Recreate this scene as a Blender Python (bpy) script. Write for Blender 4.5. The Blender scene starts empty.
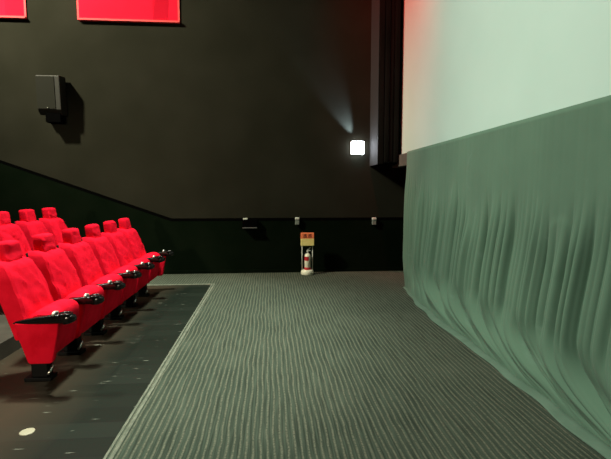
import bpy, bmesh, math, random
from mathutils import Vector, Matrix, noise
C = bpy.context.scene.collection
PI = math.pi

# ------------------------------------------------------------------ helpers
def setp(o, label=None, cat=None, group=None, kind=None):
    if label: o['label'] = label
    if cat: o['category'] = cat
    if group: o['group'] = group
    if kind: o['kind'] = kind
    return o

def empty(name, loc, label, cat, group=None):
    o = bpy.data.objects.new(name, None)
    o.empty_display_size = 0.05
    o.location = loc
    C.objects.link(o)
    return setp(o, label, cat, group)

def link(name, bm, m, parent=None, smooth=True, label=None, loc=None, crease=0):
    bmesh.ops.recalc_face_normals(bm, faces=bm.faces)
    if crease:
        for e in bm.edges:
            if len(e.link_faces) == 2 and e.calc_face_angle(0) > crease: e.smooth = False
    me = bpy.data.meshes.new(name)
    bm.to_mesh(me); bm.free()
    for p in me.polygons: p.use_smooth = smooth
    o = bpy.data.objects.new(name, me)
    if m: me.materials.append(m)
    if parent: o.parent = parent
    if label: o['label'] = label
    if loc: o.location = loc
    C.objects.link(o)
    return o

def struct(name, bm, m, smooth=False):
    o = link(name, bm, m, None, smooth)
    o['kind'] = 'structure'
    return o

def box(bm, a, b, bev=0.0, seg=2, mi=0):
    vs = [bm.verts.new((x, y, z)) for x in (a[0], b[0]) for y in (a[1], b[1]) for z in (a[2], b[2])]
    fs = [(0,1,3,2),(4,6,7,5),(0,4,5,1),(2,3,7,6),(0,2,6,4),(1,5,7,3)]
    faces = [bm.faces.new([vs[i] for i in f]) for f in fs]
    for f in faces: f.material_index = mi
    if bev > 0:
        es = list({e for f in faces for e in f.edges})
        bmesh.ops.bevel(bm, geom=es, offset=bev, segments=seg, profile=0.6, affect='EDGES')
    return bm

def prism(bm, pts, axis, a, b, bev=0.0, seg=2):
    """polygon pts (two coords) extruded along axis 1 (y: pts are x,z) or 2 (z: pts are x,y) or 0 (x: pts are y,z)"""
    def mk(p, t):
        if axis == 1: return (p[0], t, p[1])
        if axis == 2: return (p[0], p[1], t)
        return (t, p[0], p[1])
    A = [bm.verts.new(mk(p, a)) for p in pts]; B = [bm.verts.new(mk(p, b)) for p in pts]
    n = len(pts)
    fs = [bm.faces.new(A), bm.faces.new(B[::-1])]
    for i in range(n):
        fs.append(bm.faces.new((A[i], B[i], B[(i+1) % n], A[(i+1) % n])))
    if bev > 0:
        es = list({e for f in fs for e in f.edges})
        bmesh.ops.bevel(bm, geom=es, offset=bev, segments=seg, profile=0.6, affect='EDGES')
    return bm

def lathe(bm, prof, c=(0, 0, 0), n=32, mi=0):
    rings = []
    for r, z in prof:
        if r < 1e-6:
            rings.append([bm.verts.new((c[0], c[1], c[2] + z))])
        else:
            rings.append([bm.verts.new((c[0] + r*math.cos(2*PI*k/n), c[1] + r*math.sin(2*PI*k/n), c[2] + z)) for k in range(n)])
    for a, b in zip(rings, rings[1:]):
        for k in range(n):
            k2 = (k+1) % n
            if len(a) == 1 and len(b) == 1: continue
            if len(a) == 1: f = bm.faces.new((a[0], b[k2], b[k]))
            elif len(b) == 1: f = bm.faces.new((a[k], a[k2], b[0]))
            else: f = bm.faces.new((a[k], a[k2], b[k2], b[k]))
            f.material_index = mi
    return bm

def tube(bm, pts, r, n=10):
    pts = [Vector(p) for p in pts]
    rings = []
    for i, p in enumerate(pts):
        t = (pts[min(i+1, len(pts)-1)] - pts[max(i-1, 0)]).normalized()
        u = t.cross(Vector((0, 0, 1)))
        if u.length < 1e-3: u = t.cross(Vector((0, 1, 0)))
        u.normalize(); v = t.cross(u)
        rr = r[i] if isinstance(r, (list, tuple)) else r
        rings.append([bm.verts.new(p + rr*(u*math.cos(2*PI*k/n) + v*math.sin(2*PI*k/n))) for k in range(n)])
    for a, b in zip(rings, rings[1:]):
        for k in range(n): bm.faces.new((a[k], a[(k+1) % n], b[(k+1) % n], b[k]))
    bm.faces.new(rings[0][::-1]); bm.faces.new(rings[-1])
    return bm

def loft(bm, rings):
    R = [[bm.verts.new(p) for p in r] for r in rings]
    n = len(R[0])
    for a, b in zip(R, R[1:]):
        for k in range(n): bm.faces.new((a[k], a[(k+1) % n], b[(k+1) % n], b[k]))
    bm.faces.new(R[0][::-1]); bm.faces.new(R[-1])
    return bm

def sstep(a, b, x):
    t = min(1, max(0, (x-a)/(b-a))); return t*t*(3-2*t)

# ------------------------------------------------------------------ materials
def mat(name, col, rough=0.6, metal=0.0, spec=0.5, sheen=0.0, emit=None, es=0.0):
    m = bpy.data.materials.new(name); m.use_nodes = True
    b = m.node_tree.nodes['Principled BSDF']
    b.inputs['Base Color'].default_value = (*col, 1)
    b.inputs['Roughness'].default_value = rough
    b.inputs['Metallic'].default_value = metal
    b.inputs['Specular IOR Level'].default_value = spec
    if sheen:
        b.inputs['Sheen Weight'].default_value = sheen
        b.inputs['Sheen Roughness'].default_value = 0.4
    if emit:
        b.inputs['Emission Color'].default_value = (*emit, 1)
        b.inputs['Emission Strength'].default_value = es
    return m

def N(m, t, **kw):
    n = m.node_tree.nodes.new(t)
    for k, v in kw.items(): setattr(n, k, v)
    return n
def L(m, a, b): m.node_tree.links.new(a, b)

def noisy(m, c1, c2, scale=5, detail=4, lo=0.35, hi=0.65, bump=0.0, bscale=200, stretch=(1, 1, 1), coord='Object'):
    """mix two colours of the material by noise, and add fine bump"""
    b = m.node_tree.nodes['Principled BSDF']
    tc = N(m, 'ShaderNodeTexCoord'); mp = N(m, 'ShaderNodeMapping'); mp.inputs['Scale'].default_value = stretch
    L(m, tc.outputs[coord], mp.inputs[0])
    n = N(m, 'ShaderNodeTexNoise'); n.inputs['Scale'].default_value = scale; n.inputs['Detail'].default_value = detail
    L(m, mp.outputs[0], n.inputs['Vector'])
    r = N(m, 'ShaderNodeValToRGB'); e = r.color_ramp.elements
    e[0].position = lo; e[0].color = (*c1, 1); e[1].position = hi; e[1].color = (*c2, 1)
    L(m, n.outputs['Fac'], r.inputs[0]); L(m, r.outputs[0], b.inputs['Base Color'])
    if bump:
        n2 = N(m, 'ShaderNodeTexNoise'); n2.inputs['Scale'].default_value = bscale; n2.inputs['Detail'].default_value = 3
        L(m, tc.outputs[coord], n2.inputs['Vector'])
        bp = N(m, 'ShaderNodeBump'); bp.inputs['Strength'].default_value = bump; bp.inputs['Distance'].default_value = 0.01
        L(m, n2.outputs['Fac'], bp.inputs['Height']); L(m, bp.outputs[0], b.inputs['Normal'])
    return m

M = {}
M['wall'] = noisy(mat('wall_cloth', (.03, .03, .028), .95, spec=0), (.015, .0148, .0105), (.019, .0185, .0135), 1.2, bump=.25, bscale=320)
M['dado'] = noisy(mat('dado_cloth', (.01, .012, .01), .95, spec=0), (.0025, .005, .0025), (.004, .0065, .0036), 1.5, bump=.2, bscale=320)
M['black'] = mat('black_paint', (.0015, .0015, .0015), .9, spec=0)
M['ceil'] = mat('ceiling_black', (.012, .012, .012), .9, spec=.1)
M['terrace'] = noisy(mat('terrace_floor', (.06, .05, .04), .7, spec=.25), (.05, .04, .03), (.075, .06, .045), 4)
M['red'] = noisy(mat('red_velvet', (.8, .012, .03), .9, spec=.05), (.66, .004, .018), (.80, .007, .028), 9, bump=.3, bscale=160)
M['panelred'] = noisy(mat('red_panel_cloth', (.8, .01, .03), .9, spec=.1), (.56, .004, .022), (.61, .005, .026), 3)
M['panelrim'] = mat('red_panel_rim', (.62, .045, .05), .7, spec=.3)
M['plastic'] = mat('black_plastic', (.004, .004, .004), .2, spec=.4)
M['dull'] = mat('black_shell', (.004, .004, .004), .6, spec=.12)
M['steel'] = mat('bright_steel', (.6, .58, .54), .3, metal=1.0)
M['capsteel'] = mat('brushed_steel', (.75, .72, .66), .45, metal=.7)
M['screen'] = noisy(mat('screen_white', (.75, .77, .74), .8, spec=.15), (.52, .66, .58), (.55, .69, .61), 1)
M['frame'] = noisy(mat('screen_frame', (.09, .085, .07), .7, spec=.2), (.08, .075, .06), (.11, .10, .085), 6)
M['mask'] = noisy(mat('masking_cloth', (.012, .012, .012), .95, spec=0), (.004, .005, .004), (.008, .008, .007), 8, stretch=(1, 1, .1))
M['maskgrey'] = mat('masking_return', (.03, .03, .03), .8, spec=.2)
M['spk'] = noisy(mat('speaker_case', (.035, .034, .028), .6, spec=.3), (.009, .009, .006), (.012, .0115, .008), 8)
M['grille'] = noisy(mat('speaker_grille', (.03, .03, .024), .85, spec=.15), (.009, .009, .006), (.012, .012, .008), 300)
M['ltgrey'] = mat('pale_plastic', (.55, .56, .5), .5)
M['midgrey'] = mat('grey_plastic', (.16, .18, .16), .5)
M['lip_highlight'] = mat('painted_lip_highlight', (.07, .07, .068), .5)  # highlight of the wall box put into the lip's colour
M['lamp'] = mat('lamp_lens', (.9, .9, .9), .3, emit=(.82, .9, 1.0), es=30)
M['yellow'] = noisy(mat('yellow_sign', (.8, .62, .18), .5), (.78, .60, .20), (.82, .68, .26), 12)
M['orange'] = mat('orange_sign', (.85, .20, .08), .5)
M['darkred'] = mat('dark_red_ink', (.09, .004, .006), .6)
M['cream'] = mat('cream_plastic', (.78, .74, .58), .4)
M['clear'] = None
M['extred'] = mat('red_paint', (.45, .02, .03), .35)
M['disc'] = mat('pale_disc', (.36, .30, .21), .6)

def screen_metal():
    m = mat('clear_plastic', (.9, .92, .9), .08, spec=.4)
    b = m.node_tree.nodes['Principled BSDF']
    b.inputs['Transmission Weight'].default_value = 1.0
    b.inputs['IOR'].default_value = 1.05
    return m
M['clear'] = screen_metal()

def carpet_mat():
    m = mat('striped_carpet', (.06, .07, .055), .95, spec=.08)
    b = m.node_tree.nodes['Principled BSDF']
    tc = N(m, 'ShaderNodeTexCoord')
    # wavy offset of the stripes
    n = N(m, 'ShaderNodeTexNoise'); n.inputs['Scale'].default_value = 4; n.inputs['Detail'].default_value = 4; n.inputs['Roughness'].default_value = .5
    mp = N(m, 'ShaderNodeMapping'); mp.inputs['Scale'].default_value = (.8, .45, 1); L(m, tc.outputs['Object'], mp.inputs[0]); L(m, mp.outputs[0], n.inputs['Vector'])
    sx = N(m, 'ShaderNodeSeparateXYZ'); L(m, tc.outputs['Object'], sx.inputs[0])
    a = N(m, 'ShaderNodeMath', operation='MULTIPLY_ADD'); L(m, n.outputs['Fac'], a.inputs[0]); a.inputs[1].default_value = .055
    L(m, sx.outputs['X'], a.inputs[2])
    d = N(m, 'ShaderNodeMath', operation='DIVIDE'); L(m, a.outputs[0], d.inputs[0]); d.inputs[1].default_value = .040
    fr = N(m, 'ShaderNodeMath', operation='FRACT'); L(m, d.outputs[0], fr.inputs[0])
    tri = N(m, 'ShaderNodeMath', operation='PINGPONG'); L(m, d.outputs[0], tri.inputs[0]); tri.inputs[1].default_value = .5
    rp = N(m, 'ShaderNodeValToRGB'); e = rp.color_ramp.elements
    e[0].position = .02; e[0].color = (1, 1, 1, 1); e[1].position = .24; e[1].color = (0, 0, 0, 1)
    L(m, tri.outputs[0], rp.inputs[0])
    # broken-up yarn
    n3 = N(m, 'ShaderNodeTexNoise'); n3.inputs['Scale'].default_value = 70; n3.inputs['Detail'].default_value = 3
    L(m, tc.outputs['Object'], n3.inputs['Vector'])
    mr = N(m, 'ShaderNodeMapRange'); L(m, n3.outputs['Fac'], mr.inputs[0])
    mr.inputs[1].default_value = .3; mr.inputs[2].default_value = .6; mr.inputs[3].default_value = .2; mr.inputs[4].default_value = .95
    k = N(m, 'ShaderNodeMath', operation='MULTIPLY'); L(m, rp.outputs[0], k.inputs[0]); L(m, mr.outputs[0], k.inputs[1])
    # base pile, with worn patches
    n2 = N(m, 'ShaderNodeTexNoise'); n2.inputs['Scale'].default_value = .9; n2.inputs['Detail'].default_value = 5
    L(m, tc.outputs['Object'], n2.inputs['Vector'])
    r2 = N(m, 'ShaderNodeValToRGB'); e = r2.color_ramp.elements
    e[0].position = .35; e[0].color = (.041, .053, .040, 1); e[1].position = .68; e[1].color = (.058, .070, .053, 1)
    L(m, n2.outputs['Fac'], r2.inputs[0])
    mp2 = N(m, 'ShaderNodeMapping'); mp2.inputs['Scale'].default_value = (95, 2.5, 1); L(m, tc.outputs['Object'], mp2.inputs[0])
    n5 = N(m, 'ShaderNodeTexNoise'); n5.inputs['Scale'].default_value = 1; n5.inputs['Detail'].default_value = 3; L(m, mp2.outputs[0], n5.inputs['Vector'])
    r5 = N(m, 'ShaderNodeValToRGB'); e = r5.color_ramp.elements
    e[0].position = .34; e[0].color = (.62, .60, .58, 1); e[1].position = .66; e[1].color = (1.26, 1.22, 1.2, 1)
    L(m, n5.outputs['Fac'], r5.inputs[0])
    ml = N(m, 'ShaderNodeMix', data_type='RGBA', blend_type='MULTIPLY'); ml.inputs['Factor'].default_value = 1
    L(m, r2.outputs[0], ml.inputs['A']); L(m, r5.outputs[0], ml.inputs['B'])
    mx = N(m, 'ShaderNodeMix', data_type='RGBA'); L(m, k.outputs[0], mx.inputs['Factor'])
    L(m, ml.outputs['Result'], mx.inputs['A']); mx.inputs['B'].default_value = (.145, .138, .10, 1)
    L(m, mx.outputs['Result'], b.inputs['Base Color'])
    n4 = N(m, 'ShaderNodeTexNoise'); n4.inputs['Scale'].default_value = 180; L(m, tc.outputs['Object'], n4.inputs['Vector'])
    bp = N(m, 'ShaderNodeBump'); bp.inputs['Strength'].default_value = .6; bp.inputs['Distance'].default_value = .01
    L(m, n4.outputs['Fac'], bp.inputs['Height']); L(m, bp.outputs[0], b.inputs['Normal'])
    return m
M['carpet'] = carpet_mat()
M['carpetedge'] = noisy(mat('carpet_edge', (.2, .2, .15), .9, spec=.1), (.10, .105, .08), (.18, .175, .135), 60, stretch=(1, .2, 1))

def plank_mat():
    m = mat('dark_planks', (.03, .035, .028), .5, spec=.13)
    b = m.node_tree.nodes['Principled BSDF']
    tc = N(m, 'ShaderNodeTexCoord')
    br = N(m, 'ShaderNodeTexBrick'); br.offset = .5
    br.inputs['Scale'].default_value = 1.0; br.inputs['Brick Width'].default_value = 1.3; br.inputs['Row Height'].default_value = .19
    br.inputs['Mortar Size'].default_value = .003; br.inputs['Bias'].default_value = 0
    br.inputs['Color1'].default_value = (.008, .011, .0075, 1); br.inputs['Color2'].default_value = (.013, .0165, .012, 1)
    br.inputs['Mortar'].default_value = (.008, .008, .007, 1)
    L(m, tc.outputs['Object'], br.inputs['Vector'])
    # browner tone towards the seats
    n = N(m, 'ShaderNodeTexNoise'); n.inputs['Scale'].default_value = .8; n.inputs['Detail'].default_value = 4
    L(m, tc.outputs['Object'], n.inputs['Vector'])
    sx = N(m, 'ShaderNodeSeparateXYZ'); L(m, tc.outputs['Object'], sx.inputs[0])
    g = N(m, 'ShaderNodeMapRange'); L(m, sx.outputs['X'], g.inputs[0])
    g.inputs[1].default_value = -1.2; g.inputs[2].default_value = -2.0; g.inputs[3].default_value = -.3; g.inputs[4].default_value = .6
    ad = N(m, 'ShaderNodeMath', operation='ADD', use_clamp=True); L(m, n.outputs['Fac'], ad.inputs[0]); L(m, g.outputs[0], ad.inputs[1])
    r = N(m, 'ShaderNodeMapRange'); L(m, ad.outputs[0], r.inputs[0]); r.inputs[1].default_value = .35; r.inputs[2].default_value = .9; r.inputs[4].default_value = .85
    mx = N(m, 'ShaderNodeMix', data_type='RGBA'); L(m, r.outputs[0], mx.inputs['Factor']); L(m, br.outputs['Color'], mx.inputs['A'])
    mx.inputs['B'].default_value = (.046, .030, .019, 1)
    # pale scuffs, stretched along the planks
    mp = N(m, 'ShaderNodeMapping'); mp.inputs['Scale'].default_value = (5, 34, 1); L(m, tc.outputs['Object'], mp.inputs[0])
    s = N(m, 'ShaderNodeTexNoise'); s.inputs['Scale'].default_value = 1; s.inputs['Detail'].default_value = 2; L(m, mp.outputs[0], s.inputs['Vector'])
    sr = N(m, 'ShaderNodeMapRange'); L(m, s.outputs['Fac'], sr.inputs[0]); sr.inputs[1].default_value = .69; sr.inputs[2].default_value = .76; sr.inputs[4].default_value = .8
    m2 = N(m, 'ShaderNodeMix', data_type='RGBA'); L(m, sr.outputs[0], m2.inputs['Factor']); L(m, mx.outputs['Result'], m2.inputs['A'])
    m2.inputs['B'].default_value = (.26, .25, .2, 1)
    L(m, m2.outputs['Result'], b.inputs['Base Color'])
    return m
M['planks'] = plank_mat()

def drape_mat():
    m = mat('grey_drape', (.1, .12, .1), .9, spec=.08, sheen=.08)
    b = m.node_tree.nodes['Principled BSDF']
    tc = N(m, 'ShaderNodeTexCoord')
    n = N(m, 'ShaderNodeTexNoise'); n.inputs['Scale'].default_value = 1.1; n.inputs['Detail'].default_value = 5
    L(m, tc.outputs['Object'], n.inputs['Vector'])
    r = N(m, 'ShaderNodeValToRGB'); e = r.color_ramp.elements
    e[0].position = .3; e[0].color = (.098, .160, .112, 1); e[1].position = .7; e[1].color = (.124, .202, .140, 1)
    L(m, n.outputs['Fac'], r.inputs[0])
    # chalky scuffs
    n2 = N(m, 'ShaderNodeTexNoise'); n2.inputs['Scale'].default_value = 2.6; n2.inputs['Detail'].default_value = 8; n2.inputs['Distortion'].default_value = 1.5
    L(m, tc.outputs['Object'], n2.inputs['Vector'])
    sr = N(m, 'ShaderNodeMapRange'); L(m, n2.outputs['Fac'], sr.inputs[0]); sr.inputs[1].default_value = .62; sr.inputs[2].default_value = .8; sr.inputs[4].default_value = .35
    mx = N(m, 'ShaderNodeMix', data_type='RGBA'); L(m, sr.outputs[0], mx.inputs['Factor']); L(m, r.outputs[0], mx.inputs['A'])
    mx.inputs['B'].default_value = (.18, .25, .2, 1)
    L(m, mx.outputs['Result'], b.inputs['Base Color'])
    n4 = N(m, 'ShaderNodeTexNoise'); n4.inputs['Scale'].default_value = 260; L(m, tc.outputs['Object'], n4.inputs['Vector'])
    bp = N(m, 'ShaderNodeBump'); bp.inputs['Strength'].default_value = .15; bp.inputs['Distance'].default_value = .005
    L(m, n4.outputs['Fac'], bp.inputs['Height']); L(m, bp.outputs[0], b.inputs['Normal'])
    return m
M['drape'] = drape_mat()
M['hem'] = noisy(mat('drape_hem', (.14, .17, .13), .9, spec=.08), (.105, .158, .115), (.125, .182, .135), 8)

# ------------------------------------------------------------------ setting
YW = 7.97            # the far wall
ROOF = 8.2
XL, XR, YB = -12.0, 3.4, -8.0
struct('floor', box(bmesh.new(), (XL, YB, -.1), (XR, YW, 0)), M['planks'])
struct('ceiling', box(bmesh.new(), (XL, YB, ROOF), (XR, YW, ROOF+.1)), M['ceil'])
struct('wall_far', box(bmesh.new(), (XL-.1, YW, -.1), (XR+.1, YW+.1, ROOF+.1)), M['wall'])
struct('wall_back', box(bmesh.new(), (XL-.1, YB-.1, -.1), (XR+.1, YB, ROOF+.1)), M['wall'])
struct('wall_left', box(bmesh.new(), (XL-.1, YB, -.1), (XL, YW, ROOF+.1)), M['wall'])
struct('wall_right', box(bmesh.new(), (XR, YB, -.1), (XR+.1, YW, ROOF+.1)), M['dado'])
# stepped seating floor behind the front row
bm = bmesh.new()
for k in range(6):
    x1 = -2.38 - 1.0*k
    x0 = x1 - 1.0 if k < 5 else XL
    box(bm, (x0, YB, 0), (x1, YW, .150*(k+1)))
struct('floor_terrace', bm, M['terrace'])
# lower wall lining with its sloping upper edge
bm = bmesh.new()
sl = (2.03-1.0)/(-4.62+1.73)
def trim_top(x): return 1.0 if x > -1.73 else 1.0 + sl*(x+1.73)
D = YW-.014
pts = [(XR, 0), (XR, 1.0), (-1.73, 1.0), (XL+4, trim_top(XL+4)), (XL+4, 0)]
prism(bm, pts, 1, D, YW)
struct('trim_1', bm, M['dado'])
bm = bmesh.new()
t = .045
pts = [(XR, 1.0-t), (XR, 1.0), (-1.73, 1.0), (XL+4, trim_top(XL+4)), (XL+4, trim_top(XL+4)-t), (-1.73-.01, 1.0-t)]
prism(bm, pts, 1, D-.004, YW)
struct('trim_shadow_gap', bm, M['black'])  # black strip drawn in place of the shadow gap topping the lining
bm = bmesh.new(); box(bm, (-2.38, D-.02, 0), (XR, D, .07))
struct('baseboard_far', bm, M['dado'])

# ------------------------------------------------------------------ carpet
cp = empty('carpet', (0, 0, 0), 'dark green-grey carpet with thin wavy tan stripes in front of the screen', 'carpet')
CX, CY = -.905, 7.03
bm = bmesh.new()
prism(bm, [(CX-.012, YB+.2), (XR-.05, YB+.2), (XR-.05, D-.03), (-2.36, D-.03), (-2.36, CY+.0), (CX-.012, CY+.0)], 2, 0, .012)
link('pile', bm, M['carpet'], cp, False)
bm = bmesh.new()
box(bm, (CX-.032, YB+.2, 0), (CX-.014, CY-.01, .014), .004)
box(bm, (CX+.002, YB+.2, 0), (CX+.024, CY+.0, .016), .004)
link('edge_trim', bm, M['carpetedge'], cp, False, 'pale double edging strip')
bm = bmesh.new(); box(bm, (-2.36, CY-.022, 0), (CX+.02, CY+.022, .015), .004)
link('edge_trim', bm, M['carpetedge'], cp, False, 'pale end edging strip')

# pale disc on the planks
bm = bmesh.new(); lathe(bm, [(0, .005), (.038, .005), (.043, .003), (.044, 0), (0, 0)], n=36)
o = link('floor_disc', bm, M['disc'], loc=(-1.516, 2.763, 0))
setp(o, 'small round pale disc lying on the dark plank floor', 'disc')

# ------------------------------------------------------------------ cinema seats
def wr(p, seed, amp, s=(9, 9, 9)):
    q = Vector((p[0]*s[0] + seed*7.3, p[1]*s[1] + seed*3.1, p[2]*s[2]))
    q2 = q + .8*Vector((noise.noise(q*.6), noise.noise(q*.6 + Vector((5, 2, 9))), noise.noise(q*.6 + Vector((1, 8, 3)))))
    a = noise.noise(q2)
    return amp*(1 - 2*abs(a))*.8 + amp*.5*noise.noise(q2*2.3)

def sq_ring(cx, cy, z, hx, hy, n=6, e=4.0, wob=None, lean=0):
    """superellipse ring"""
    out = []
    K = 40
    for k in range(K):
        a = 2*PI*k/K
        c, s = math.cos(a), math.sin(a)
        x = cx + hx*math.copysign(abs(c)**(2/e), c)
        y = cy + hy*math.copysign(abs(s)**(2/e), s)
        out.append((x, y, z + lean*(x-cx)))
    return out

def backrest_bm(seed):
    """leaning slab with a raised centre pad and sloping flanks"""
    bm = bmesh.new()
    rings = []
    NZ = 30
    for i in range(NZ+1):
        t = i/NZ
        z = .40 + t*.57
        edge = 1.0
        if t > .9: edge = math.sqrt(max(.05, 1-((t-.9)/.1)**2))
        xf = .282 - .185*t + .02*math.sin(PI*t)        # front surface
        xb = .145 - .215*t                             # back shell surface
        wf = (.135 - .03*t)*(.6+.4*edge)              # half width of the front pad
        wb = (.252 - .048*t - .012*sstep(.75, 1, t))*(.80+.20*edge)            # half width of the slab
        xf = xb + (xf-xb)*(.35+.65*edge)
        prof = []
        # around: back right -> front -> back left, many points
        dq = xf-xb
        ws = wb-.008
        key = [(xb, -wb*.9), (xb+.02, -wb), (xb+dq*.76, -ws), (xb+dq*.86, -ws+.012), (xf-.006, -wf-.006), (xf+.003, -wf+.012), (xf+.006, -wf*.4), (xf+.006, wf*.4),
               (xf+.003, wf-.012), (xf-.006, wf+.006), (xb+dq*.86, ws-.012), (xb+dq*.76, ws), (xb+.02, wb), (xb, wb*.9)]
        for a, b in zip(key, key[1:]+key[:1]):
            for q in range(3):
                u = q/3
                x = a[0]+(b[0]-a[0])*u; y = a[1]+(b[1]-a[1])*u
                front = sstep(xb+.03, xb+.07, x)
                # creases running down and across the cover
                d = front*wr((y*1.0, z*.8 + y*.9, .3), seed, .016, (6, 10, 3))
                prof.append((x+d, y, z + .02*(x-xb)))
        rings.append(prof)
    return loft(bm, rings)

def headrest_bm(seed):
    bm = bmesh.new()
    rings = []
    NZ = 16
    for i in range(NZ+1):
        t = i/NZ
        e = (1-abs(2*t-1)**9)**.5
        z = .938 + .170*t
        hx, hy = .052*(.45+.55*e), (.104+.005*math.sin(PI*t))*(.84+.16*e)
        cx = .012 - .022*t
        r = sq_ring(cx, 0, z, hx, hy, e=5)
        r = [(x + (wr((y*1.1+z*.8, z, x), seed+3, .011, (9, 8, 5)) if x > cx else 0), y, zz) for x, y, zz in r]
        rings.append(r)
    return loft(bm, rings)

def seat_bm(seed):
    """tipped-up cushion: thick, rounded on top, underside facing forward and narrowing down"""
    bm = bmesh.new()
    rings = []
    side = [(.255, .25), (.235, .36), (.225, .46), (.235, .55), (.275, .585), (.340, .598), (.395, .588), (.430, .555), (.436, .50), (.418, .40), (.398, .30), (.384, .25), (.325, .235)]
    side = [side[i] for i in range(len(side))]
    # refine with Catmull-Rom
    pts = []
    n = len(side)
    for i in range(n):
        p0, p1, p2, p3 = (Vector(side[(i+k-1) % n]) for k in range(4))
        for q in range(4):
            u = q/4
            pts.append(.5*((2*p1)+(p2-p0)*u+(2*p0-5*p1+4*p2-p3)*u*u+(3*p1-p0-3*p2+p3)*u**3))
    c = Vector((.34, .42))
    NY = 20
    for j in range(NY+1):
        v = -1 + 2*j/NY
        y = .212*v
        k = 1 if abs(v) < .8 else math.sqrt(max(.0, 1-((abs(v)-.8)/.2)**2))*.12+.88
        crown = .012*(1-v*v)
        ring = []
        for p in pts:
            q = c + (p-c)*k
            up = sstep(.45, .6, q.y)
            ring.append((q.x, y, q.y + crown*up + up*wr((q.x, y, 1), seed+9, .004, (9, 9, 9))))
        rings.append(ring)
    return loft(bm, rings)

def side_panel_bm(y, cut=0):
    bm = bmesh.new()
    prism(bm, [(.185, .545), (.492-cut, .53), (.48-cut, .46), (.44-cut, .25), (.42-cut, .235), (.275, .235), (.262, .25), (.20, .46)], 1, y-.024, y+.024, .012, 3)
    return bm

def armrest_bm(y):
    bm = bmesh.new()
    rings = []
    for x, zb, zt, w in [(.17, .535, .542, .012), (.19, .532, .553, .020), (.26, .530, .568, .025), (.34, .528, .583, .028), (.42, .528, .594, .031), (.47, .530, .600, .036),
                         (.52, .530, .602, .044), (.56, .532, .600, .042), (.59, .538, .594, .032), (.605, .55, .585, .018)]:
        h = (zt-zb)/2; zc = (zt+zb)/2
        rings.append([(x, y + w*math.copysign(abs(math.cos(a))**.6, math.cos(a)), zc + h*math.copysign(abs(math.sin(a))**.6, math.sin(a))) for a in (2*PI*k/20 for k in range(20))])
    return loft(bm, rings)

def cup_bm(y):
    bm = bmesh.new()
    lathe(bm, [(.030, 0), (.040, .004), (.047, .068), (.051, .073), (.049, .079), (.042, .078), (.038, .068), (.033, .03), (0, .03)], (.535, y, .528), 28)
    return bm

def make_seat(x, y, z, label, seed, last=False, group=None):
    random.seed(seed)
    t = empty('cinema_chair', (x, y, z), label, 'cinema seat', group)
    link('backrest', backrest_bm(seed), M['red'], t, crease=.42)
    # thin black moulded back shell
    bm = bmesh.new()
    pts = [(-.068, .955), (-.052, .965), (.168, .40), (.27, .25), (.25, .24), (.135, .40)]
    prism(bm, pts, 1, -.19, .19, .008)
    link('back_shell', bm, M['dull'], t, True, 'black back shell')
    link('headrest', headrest_bm(seed), M['red'], t)
    link('seat', seat_bm(seed), M['red'], t, crease=.5)
    for yy in ([-.2775, .2775] if last else [-.2775]):
        link('side_panel', side_panel_bm(yy, 0 if (yy > 0 or group is None or seed in (1, 14)) else .045), M['red'], t)
        a = link('armrest', armrest_bm(yy), M['plastic'], t, True, 'black armrest')
        link('cup_holder', cup_bm(yy), M['plastic'], a, True)
        bm = bmesh.new(); tube(bm, [(.462, yy-.036, .603), (.458, yy, .612), (.462, yy+.036, .603)], .011, 10)
        link('glint_cap', bm, M['capsteel'], a, True, 'bright metal cap added behind the cup holder for its glint')  # added part that gives each armrest its glint
    # pedestal under the seat
    bm = bmesh.new()
    box(bm, (.15, -.05, .03), (.27, .05, .27), .01)
    box(bm, (.18, -.14, .22), (.32, .14, .255), .008)
    p = link('pedestal', bm, M['dull'], t, False, 'black pedestal')
    bm = bmesh.new(); box(bm, (.10, -.06, 0), (.30, .06, .03), .006); link('foot', bm, M['dull'], p, False)
    bm = bmesh.new()
    tube(bm, [(.275, -.05, .05), (.285, -.03, .075), (.285, .005, .10), (.275, .04, .105)], [.010, .013, .012, .008], 10)
    link('bracket', bm, M['steel'], p, True, 'bright metal bracket')
    return t

Y0, DY = 3.575, .555
front = ['red cinema seat at the near end of the front row, whole side panel visible',
         'second red front-row seat from the near end',
         'third red front-row seat from the near end',
         'fourth red front-row seat from the near end, third from the wall end',
         'red front-row seat next to the last one at the far wall end',
         'last red front-row seat, at the end towards the far wall']
for i in range(6):
    make_seat(-2.03 , Y0+DY*i, 0, front[i], i+1, i == 5, 'front row of red seats')
second = {3: 'red second-row seat cut by the left photo edge',
          4: 'middle red seat of the second-row trio seen over the front row',
          5: 'red second-row seat at the far wall end, its headrest the highest'}
for i in second:
    make_seat(-3.03, Y0+DY*i, .150, second[i], i+11, i == 5, 'second row of red seats')

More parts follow.
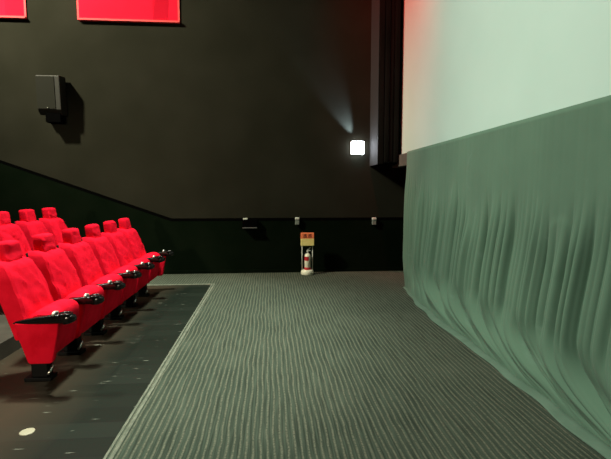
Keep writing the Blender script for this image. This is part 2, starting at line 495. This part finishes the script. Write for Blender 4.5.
# ------------------------------------------------------------------ drape below the screen
TOPX, TOPZ = 2.04, 2.066
dr = empty('drape', (TOPX, 2.5, 0), 'long green-grey cloth drape hanging in folds below the screen', 'drape')
YF, YN = 6.52, -.9
def ridge(u):
    return 2*abs(math.sin(PI*u))**.8 - 1.2
def fold(y, fine=1.0):
    """gathered cloth: rounded ridges with narrow valleys"""
    w1 = .35*noise.noise(Vector((y*1.7, 1.0, 0))); w2 = .5*noise.noise(Vector((y*2.9, 5.0, 0)))
    return .50*ridge(y/.235 + w1*2) + fine*(.38*ridge(y/.118 + w2*2) + .12*ridge(y/.066 + w1*5)) + .40*math.sin(2*PI*y/.52 + 2*w1) + .22*noise.noise(Vector((y*13, 3.1, 0)))
def hem_x(y):
    return 1.945 + .085*sstep(5.3, 6.5, y) + .008*math.sin(y*5) + .006*math.sin(y*11+1)
def drape_pt(y, t):
    """t: 0 at the top edge, 1 where the cloth meets the floor"""
    z = TOPZ*(1-t)
    far = 1 - sstep(5.3, 6.5, y)*.95             # the end hangs straight
    q = max(0, (t-.74)/.26)
    ys = y                                       # the phase of the gathers at the top edge
    y = ys - (1.0*q**3.0 - .07*sstep(.3, .76, t))*far   # near the floor the creases sweep along the hem
    start = .26 + .14*noise.noise(Vector((y*2.2, 0, 7))) - .16*sstep(5.2, 6.3, y)
    damp = .65 + .35*sstep(2.0, 3.2, y)         # flatter towards the near end
    A = .0014 + (.046 + .014*noise.noise(Vector((y*1.1, t*2, 2))))*sstep(start, start+.26, t)*damp*(1-.55*sstep(.84, 1.0, t))
    x = TOPX - .010*math.sin(PI*t) - A*fold(ys, 1 - .85*sstep(.72, .88, t))
    x -= .06*sstep(.4, .92, t)*far            # flares out towards the floor
    # slack loops that sag just above the hem
    sw = math.sin(2*PI*ys/.66 + .9*math.sin(ys*1.7))
    x -= .055*sw*sstep(.74, .90, t)*(1-sstep(.93, 1.0, t))*far
    hx = hem_x(y)
    k = sstep(.86, 1.0, t)
    x = x*(1-k) + (hx - .010*fold(ys)*(1-k))*k
    # soft round pressing from behind
    d = math.hypot((y-2.93)/.17, (z-1.10)/.22)
    x -= .007*(1-sstep(.80, 1.05, d))*(.4+.6*sstep(.9, 1.25, z))
    x -= .007*noise.noise(Vector((y*1.4, z*2.0, 4)))
    return (x, y, max(z, .017))
bm = bmesh.new()
NYs, NT = 1000, 84
grid = []
for i in range(NYs+1):
    y = YF + (YN-YF)*i/NYs
    grid.append([bm.verts.new(Vector(drape_pt(y, (j/NT)**.9)) - Vector((TOPX, 2.5, 0))) for j in range(NT+1)])
for i in range(NYs):
    for j in range(NT): bm.faces.new((grid[i][j], grid[i+1][j], grid[i+1][j+1], grid[i][j+1]))
o = link('cloth', bm, M['drape'], dr)
md = o.modifiers.new('thick', 'SOLIDIFY'); md.thickness = .006; md.offset = 1
# flat hem lying on the carpet
bm = bmesh.new()
rows = []
for i in range(301):
    y = YF + (YN-YF)*i/300
    a = hem_x(y)+.02
    w = .035 + .075*sstep(6.5, 5.3, y) + .012*math.sin(y*3.1) + .008*math.sin(y*8.3)
    zz = .020 + .006*math.sin(y*9)*math.sin(y*3.3)
    rows.append([(a, y, .026), (a-w*.45, y, zz+.006), (a-w*.9, y, zz), (a-w, y, .017)])
top = [[bm.verts.new(Vector(p) - Vector((TOPX, 2.5, 0))) for p in r] for r in rows]
for a, b in zip(top, top[1:]):
    for k in range(3): bm.faces.new((a[k], b[k], b[k+1], a[k+1]))
o = link('hem', bm, M['hem'], dr, True, 'paler flat hem on the carpet')
md = o.modifiers.new('thick', 'SOLIDIFY'); md.thickness = .005; md.offset = 0

# ------------------------------------------------------------------ screen, frame and masking
SX = 2.2
sc = empty('cinema_screen', (SX, 1.5, 2.15), 'huge pale blank cinema screen above the green-grey drape', 'screen')
bm = bmesh.new(); box(bm, (0, -7.5, -.064), (.03, 6.12, 5.6)); link('screen_sheet', bm, M['screen'], sc, False)
bm = bmesh.new()
box(bm, (-.05, -7.5, -.26), (.10, 6.24, -.065), .006)
link('lower_frame', bm, M['frame'], sc, False, 'dull brown-grey beam along the lower edge')
bm = bmesh.new(); box(bm, (-.015, 6.10, -.06), (.05, 6.17, 5.6), .004); link('side_frame', bm, M['black'], sc, False, 'black side edge')
bm = bmesh.new()
for y in (-7, -4, -1, 2, 4.9): box(bm, (.035, y, -2.138), (.095, y+.06, 5.6))
link('support_post', bm, M['black'], sc, False)

mk = empty('masking_panel', (1.8, 7.5, 1.93), 'tall black stepped masking panel between the wall lamp and the screen', 'masking panel')
bm = bmesh.new(); box(bm, (0, -.13, 0), (.02, .47, 6.2)); link('side_board', bm, M['maskgrey'], mk, False, 'grey side board facing the lamp')
bm = bmesh.new()
box(bm, (.0, -.15, 0), (.09, -.11, 6.2), .006)
box(bm, (.10, -.19, .02), (.17, -.10, 6.2), .02)
box(bm, (.18, -.17, .02), (.25, -.10, 6.2), .02)
box(bm, (.26, -.2, .02), (.335, -.10, 6.2), .02)
box(bm, (.02, -.11, 0), (.335, .47, 6.2))
link('masking_cloth', bm, M['mask'], mk, False)
bm = bmesh.new(); box(bm, (.170, -.155, .02), (.178, -.11, 6.2)); box(bm, (.253, -.155, .02), (.258, -.11, 6.2)); link('rib', bm, M['maskgrey'], mk, False, 'thin grey upright ribs')

# ------------------------------------------------------------------ wall lamp
lp = empty('wall_lamp', (1.565, YW, 2.253), 'glowing white square lamp on the dark wall left of the screen masking', 'lamp')
bm = bmesh.new(); box(bm, (-.12, -.03, -.12), (.12, 0, .12), .01); link('housing', bm, M['ltgrey'], lp, False)
bm = bmesh.new(); box(bm, (-.113, -.085, -.113), (.113, -.0305, .113), .02, 3); link('lens', bm, M['lamp'], lp, True, 'lit white lens')

# ------------------------------------------------------------------ red wall panels
def red_panel(x0, x1, fa, fb, fc, label):
    z0, z1 = 4.316, 7.2
    t = empty('acoustic_panel', ((x0+x1)/2, YW, z0), label, 'wall panel', 'red panels high on the wall')
    cx = (x0+x1)/2
    bm = bmesh.new()
    dp, sh = .066, .008
    # front profile in plan: flat face, fold shaped to turn from the light as a dark band, narrow strip
    top = [(x0+.03, -dp), (fa, -dp), (fc, -sh), (x1-.03, -sh), (x1-.03, 0), (x0+.03, 0)]
    bot = [(x0+.03, -dp), (fa, -dp), (fb, -sh), (x1-.03, -sh), (x1-.03, 0), (x0+.03, 0)]
    loft(bm, [[(p[0]-cx, p[1], .03) for p in bot], [(p[0]-cx, p[1], z1-z0-.03) for p in top]])
    link('padding', bm, M['panelred'], t, False)
    bm = bmesh.new()
    box(bm, (x0-cx, -.068, 0), (x1-cx, 0, .03)); box(bm, (x0-cx, -.068, z1-z0-.03), (x1-cx, 0, z1-z0))
    box(bm, (x0-cx, -.068, .03), (x0-cx+.03, 0, z1-z0-.03)); box(bm, (x1-cx-.03, -.02, .03), (x1-cx, 0, z1-z0-.03))
    link('rim', bm, M['panelrim'], t, False, 'paler red rim')
    return t
red_panel(-3.165, -1.507, -1.94, -1.70, -1.55, 'red padded wall panel above and right of the speaker')
red_panel(-5.65, -3.996, -4.30, -4.05, -4.03, 'red padded wall panel in the top left corner, left of the speaker')

# ------------------------------------------------------------------ wall speaker
sp = empty('wall_speaker', (-3.60, YW, 2.95), 'black box speaker tilted down on the dark side wall', 'speaker')
bm = bmesh.new()
# profile y,z : front leans so that it looks down at the seats
pr_ = [(-.06, .43), (-.30, .40), (-.275, -.14), (-.20, -.22), (-.05, -.20)]
prism(bm, pr_, 0, -.17, .20, .012)
link('cabinet', bm, M['spk'], sp, False)
bm = bmesh.new()
prism(bm, [(-.298, .385), (-.308, .38), (-.284, -.13), (-.272, -.13)], 0, -.165, .12, .004)
link('grille', bm, M['grille'], sp, False)
bm = bmesh.new()
box(bm, (-.10, -.06, -.30), (.14, 0, .1), .006)
box(bm, (-.03, -.1, -.05), (.03, -.03, .02), .006)
box(bm, (-.07, -.24, -.34), (.17, -.05, -.19), .01)
link('bracket', bm, M['black'], sp, False, 'black wall bracket')
bm = bmesh.new(); lathe(bm, [(0, -.008), (.012, -.008), (.012, .008), (0, .008)], (.0, -.29, -.115), 14)
link('badge', bm, M['steel'], sp, True, 'tiny bright badge')

# ------------------------------------------------------------------ small wall fittings
def fitting(x, z, label):
    t = empty('wall_fitting', (x, D, z), label, 'wall fitting', 'small pale fittings on the wall ledge')
    bm = bmesh.new(); box(bm, (-.038, -.07, .015), (.038, 0, .055), .012, 3); link('cap', bm, M['ltgrey'], t, False, 'pale cap')
    bm = bmesh.new(); box(bm, (-.035, -.06, -.075), (.035, 0, .014), .008); link('body', bm, M['midgrey'], t, False)
fitting(.482, .955, 'small grey fitting with pale cap on the wall just above the fire extinguisher')
fitting(1.885, .945, 'small grey fitting with pale cap on the wall near the drape')
t = empty('wall_box', (-.37, D, .9), 'black wall box with a painted grey highlight along its front, left of the fire extinguisher', 'wall box')
bm = bmesh.new(); box(bm, (-.12, -.09, -.075), (.14, 0, .075), .008); link('body', bm, M['black'], t, False)
bm = bmesh.new(); box(bm, (-.118, -.125, -.075), (.137, -.088, -.058), .006); link('lip', bm, M['lip_highlight'], t, False, 'grey front lip painted as a highlight')  # lip coloured as the box's highlight
bm = bmesh.new(); box(bm, (-.11, -.075, .076), (-.03, -.01, .105), .008); link('cap', bm, M['ltgrey'], t, False, 'pale cap')

# ------------------------------------------------------------------ fire extinguisher on its stand
EX, EY = .648, 7.72
st = empty('extinguisher_stand', (EX, EY, .012), 'cream based stand with a yellow and orange sign board on top, holding the fire extinguisher', 'stand')
bm = bmesh.new(); lathe(bm, [(0, 0), (.108, 0), (.113, .01), (.112, .05), (.104, .075), (.095, .085), (0, .085)], n=40); link('base', bm, M['cream'], st)
for sx in (-1, 1):
    bm = bmesh.new(); tube(bm, [(sx*.092, .0, .08), (sx*.092, .0, .56)], .009, 12); link('post', bm, M['ltgrey'], st)
bm = bmesh.new(); box(bm, (-.115, -.05, .515), (.115, .03, .64), .006); link('sign_board', bm, M['yellow'], st, False, 'yellow lower sign board')
bm = bmesh.new(); box(bm, (-.115, -.05, .6405), (.115, .03, .74), .006); s = link('sign_header', bm, M['orange'], st, False, 'orange upper band')
# two dense dark red characters on the band
for cx in (-.042, .042):
    bm = bmesh.new()
    for a, b in [((-.026, .020), (.026, .026)), ((-.022, .002), (.022, .008)), ((-.030, -.026), (.030, -.019)), ((-.004, -.02), (.004, .034)), ((-.026, -.02), (-.019, .008)), ((.016, -.018), (.024, .004))]:
        box(bm, (cx+a[0], -.053, .690+a[1]), (cx+b[0], -.0505, .690+b[1]))
    link('sign_character', bm, M['darkred'], s, False, 'dark red character')

ex = empty('fire_extinguisher', (EX+.004, EY, .0985), 'pale fire extinguisher with red bands standing in the cream based stand', 'fire extinguisher')
bm = bmesh.new(); lathe(bm, [(0, 0), (.05, 0), (.056, .008), (.056, .23), (.050, .262), (.030, .285), (.018, .292), (0, .292)], n=32); link('cylinder', bm, M['cream'], ex)
bm = bmesh.new(); lathe(bm, [(.0565, .0), (.058, .002), (.058, .042), (.0565, .044)], n=32); link('band', bm, M['extred'], ex, True, 'dark red foot band')
bm = bmesh.new()
K = 14
ra = [[bm.verts.new((.0575*math.cos(a), .0575*math.sin(a), z)) for z in (.165, .235)] for a in (PI*.98 + PI*.62*k/K for k in range(K+1))]
for a, b in zip(ra, ra[1:]): bm.faces.new((a[0], b[0], b[1], a[1]))
link('label', bm, M['extred'], ex, True, 'red label')
bm = bmesh.new()
lathe(bm, [(0, .292), (.017, .292), (.019, .325), (.012, .34), (0, .34)], n=20)
box(bm, (-.006, -.016, .33), (.052, .016, .345), .004)
prism(bm, [(-.01, .347), (.02, .352), (.06, .395), (.052, .405), (.012, .37), (-.012, .362)], 1, -.013, .013, .003)
link('valve_handle', bm, M['ltgrey'], ex, False, 'pale valve and squeeze handle')
bm = bmesh.new()
tube(bm, [(-.012, -.01, .315), (-.04, -.02, .31), (-.068, -.02, .27), (-.072, -.018, .2), (-.07, -.014, .12), (-.066, -.01, .08)], [.008]*4+[.011, .013], 10)
link('hose', bm, M['plastic'], ex, True, 'black hose')

# ------------------------------------------------------------------ lights
def area(name, loc, target, power, size, col=(1, 1, 1), spread=180):
    l = bpy.data.lights.new(name, 'AREA'); l.shape = 'DISK'; l.size = size; l.energy = power; l.color = col
    l.spread = math.radians(spread)
    o = bpy.data.objects.new(name, l); C.objects.link(o); o.location = loc
    o.rotation_euler = (Vector(target)-Vector(loc)).to_track_quat('-Z', 'Y').to_euler()
    return o
def spot(name, loc, target, power, ang, blend=.5, size=.1, col=(1, 1, 1)):
    l = bpy.data.lights.new(name, 'SPOT'); l.energy = power; l.color = col; l.spot_size = math.radians(ang); l.spot_blend = blend; l.shadow_soft_size = size
    o = bpy.data.objects.new(name, l); C.objects.link(o); o.location = loc
    o.rotation_euler = (Vector(target)-Vector(loc)).to_track_quat('-Z', 'Y').to_euler()
    return o
G = (.86, 1.0, .84)
spot('wall_wash_lamp', (-6.2, 4.6, 7.0), (-3.3, 7.97, 4.3), 5400, 72, 1.0, .22, (1.0, .95, .70))
spot('house_lamp_seats', (-1.2, 4.7, 8.0), (-2.2, 4.7, 0), 4000, 54, .7, .3, G)
spot('house_lamp_floor', (-1.0, 4.0, 8.0), (-.2, 3.6, 0), 1420, 66, .9, .5, G)
spot('seat_side_fill', (-2.6, -7.6, 2.3), (-3.0, 5.0, .7), 2900, 23, .8, .2, (1.0, .86, .62))  # unseen low spot added to brighten the near sides of the seats
spot('screen_fill', (-5.5, 4.0, 7.5), (2.2, 3.3, 1.9), 3100, 68, 1.0, .3, (.92, 1.0, .86))  # unseen spot added to brighten the screen and bring out the drape folds
spot('red_corner_fill', (.7, 6.0, 7.6), (2.2, 7.1, 4.9), 1300, 60, 1.0, .2, (1, .09, .07))  # unseen red spot added for the red cast in the screen's far corner
spot('lamp_upward_beam', (1.54, YW-.10, 2.36), (1.29, YW-.005, 2.88), 260, 40, .9, .02, (.55, .74, 1.0))

w = bpy.data.worlds.new('dark_hall'); bpy.context.scene.world = w; w.use_nodes = True
w.node_tree.nodes['Background'].inputs[0].default_value = (.0, .0, .0, 1)

# ------------------------------------------------------------------ camera
F = 443.0
ph = math.atan(39.5/F); th = math.atan(35.5/F*math.cos(ph))
cam = bpy.data.cameras.new('camera'); cam.sensor_width = 36; cam.lens = F/611*36; cam.clip_start = .05
co = bpy.data.objects.new('camera', cam); C.objects.link(co)
co.location = (0, 0, 1.5)
co.rotation_euler = (PI/2 - ph, 0, -th)
S = bpy.context.scene
S.camera = co
S.view_settings.view_transform = 'Standard'
S.view_settings.look = 'None'
S.view_settings.exposure = 0
S.view_settings.gamma = 1
S.view_settings.use_curve_mapping = False
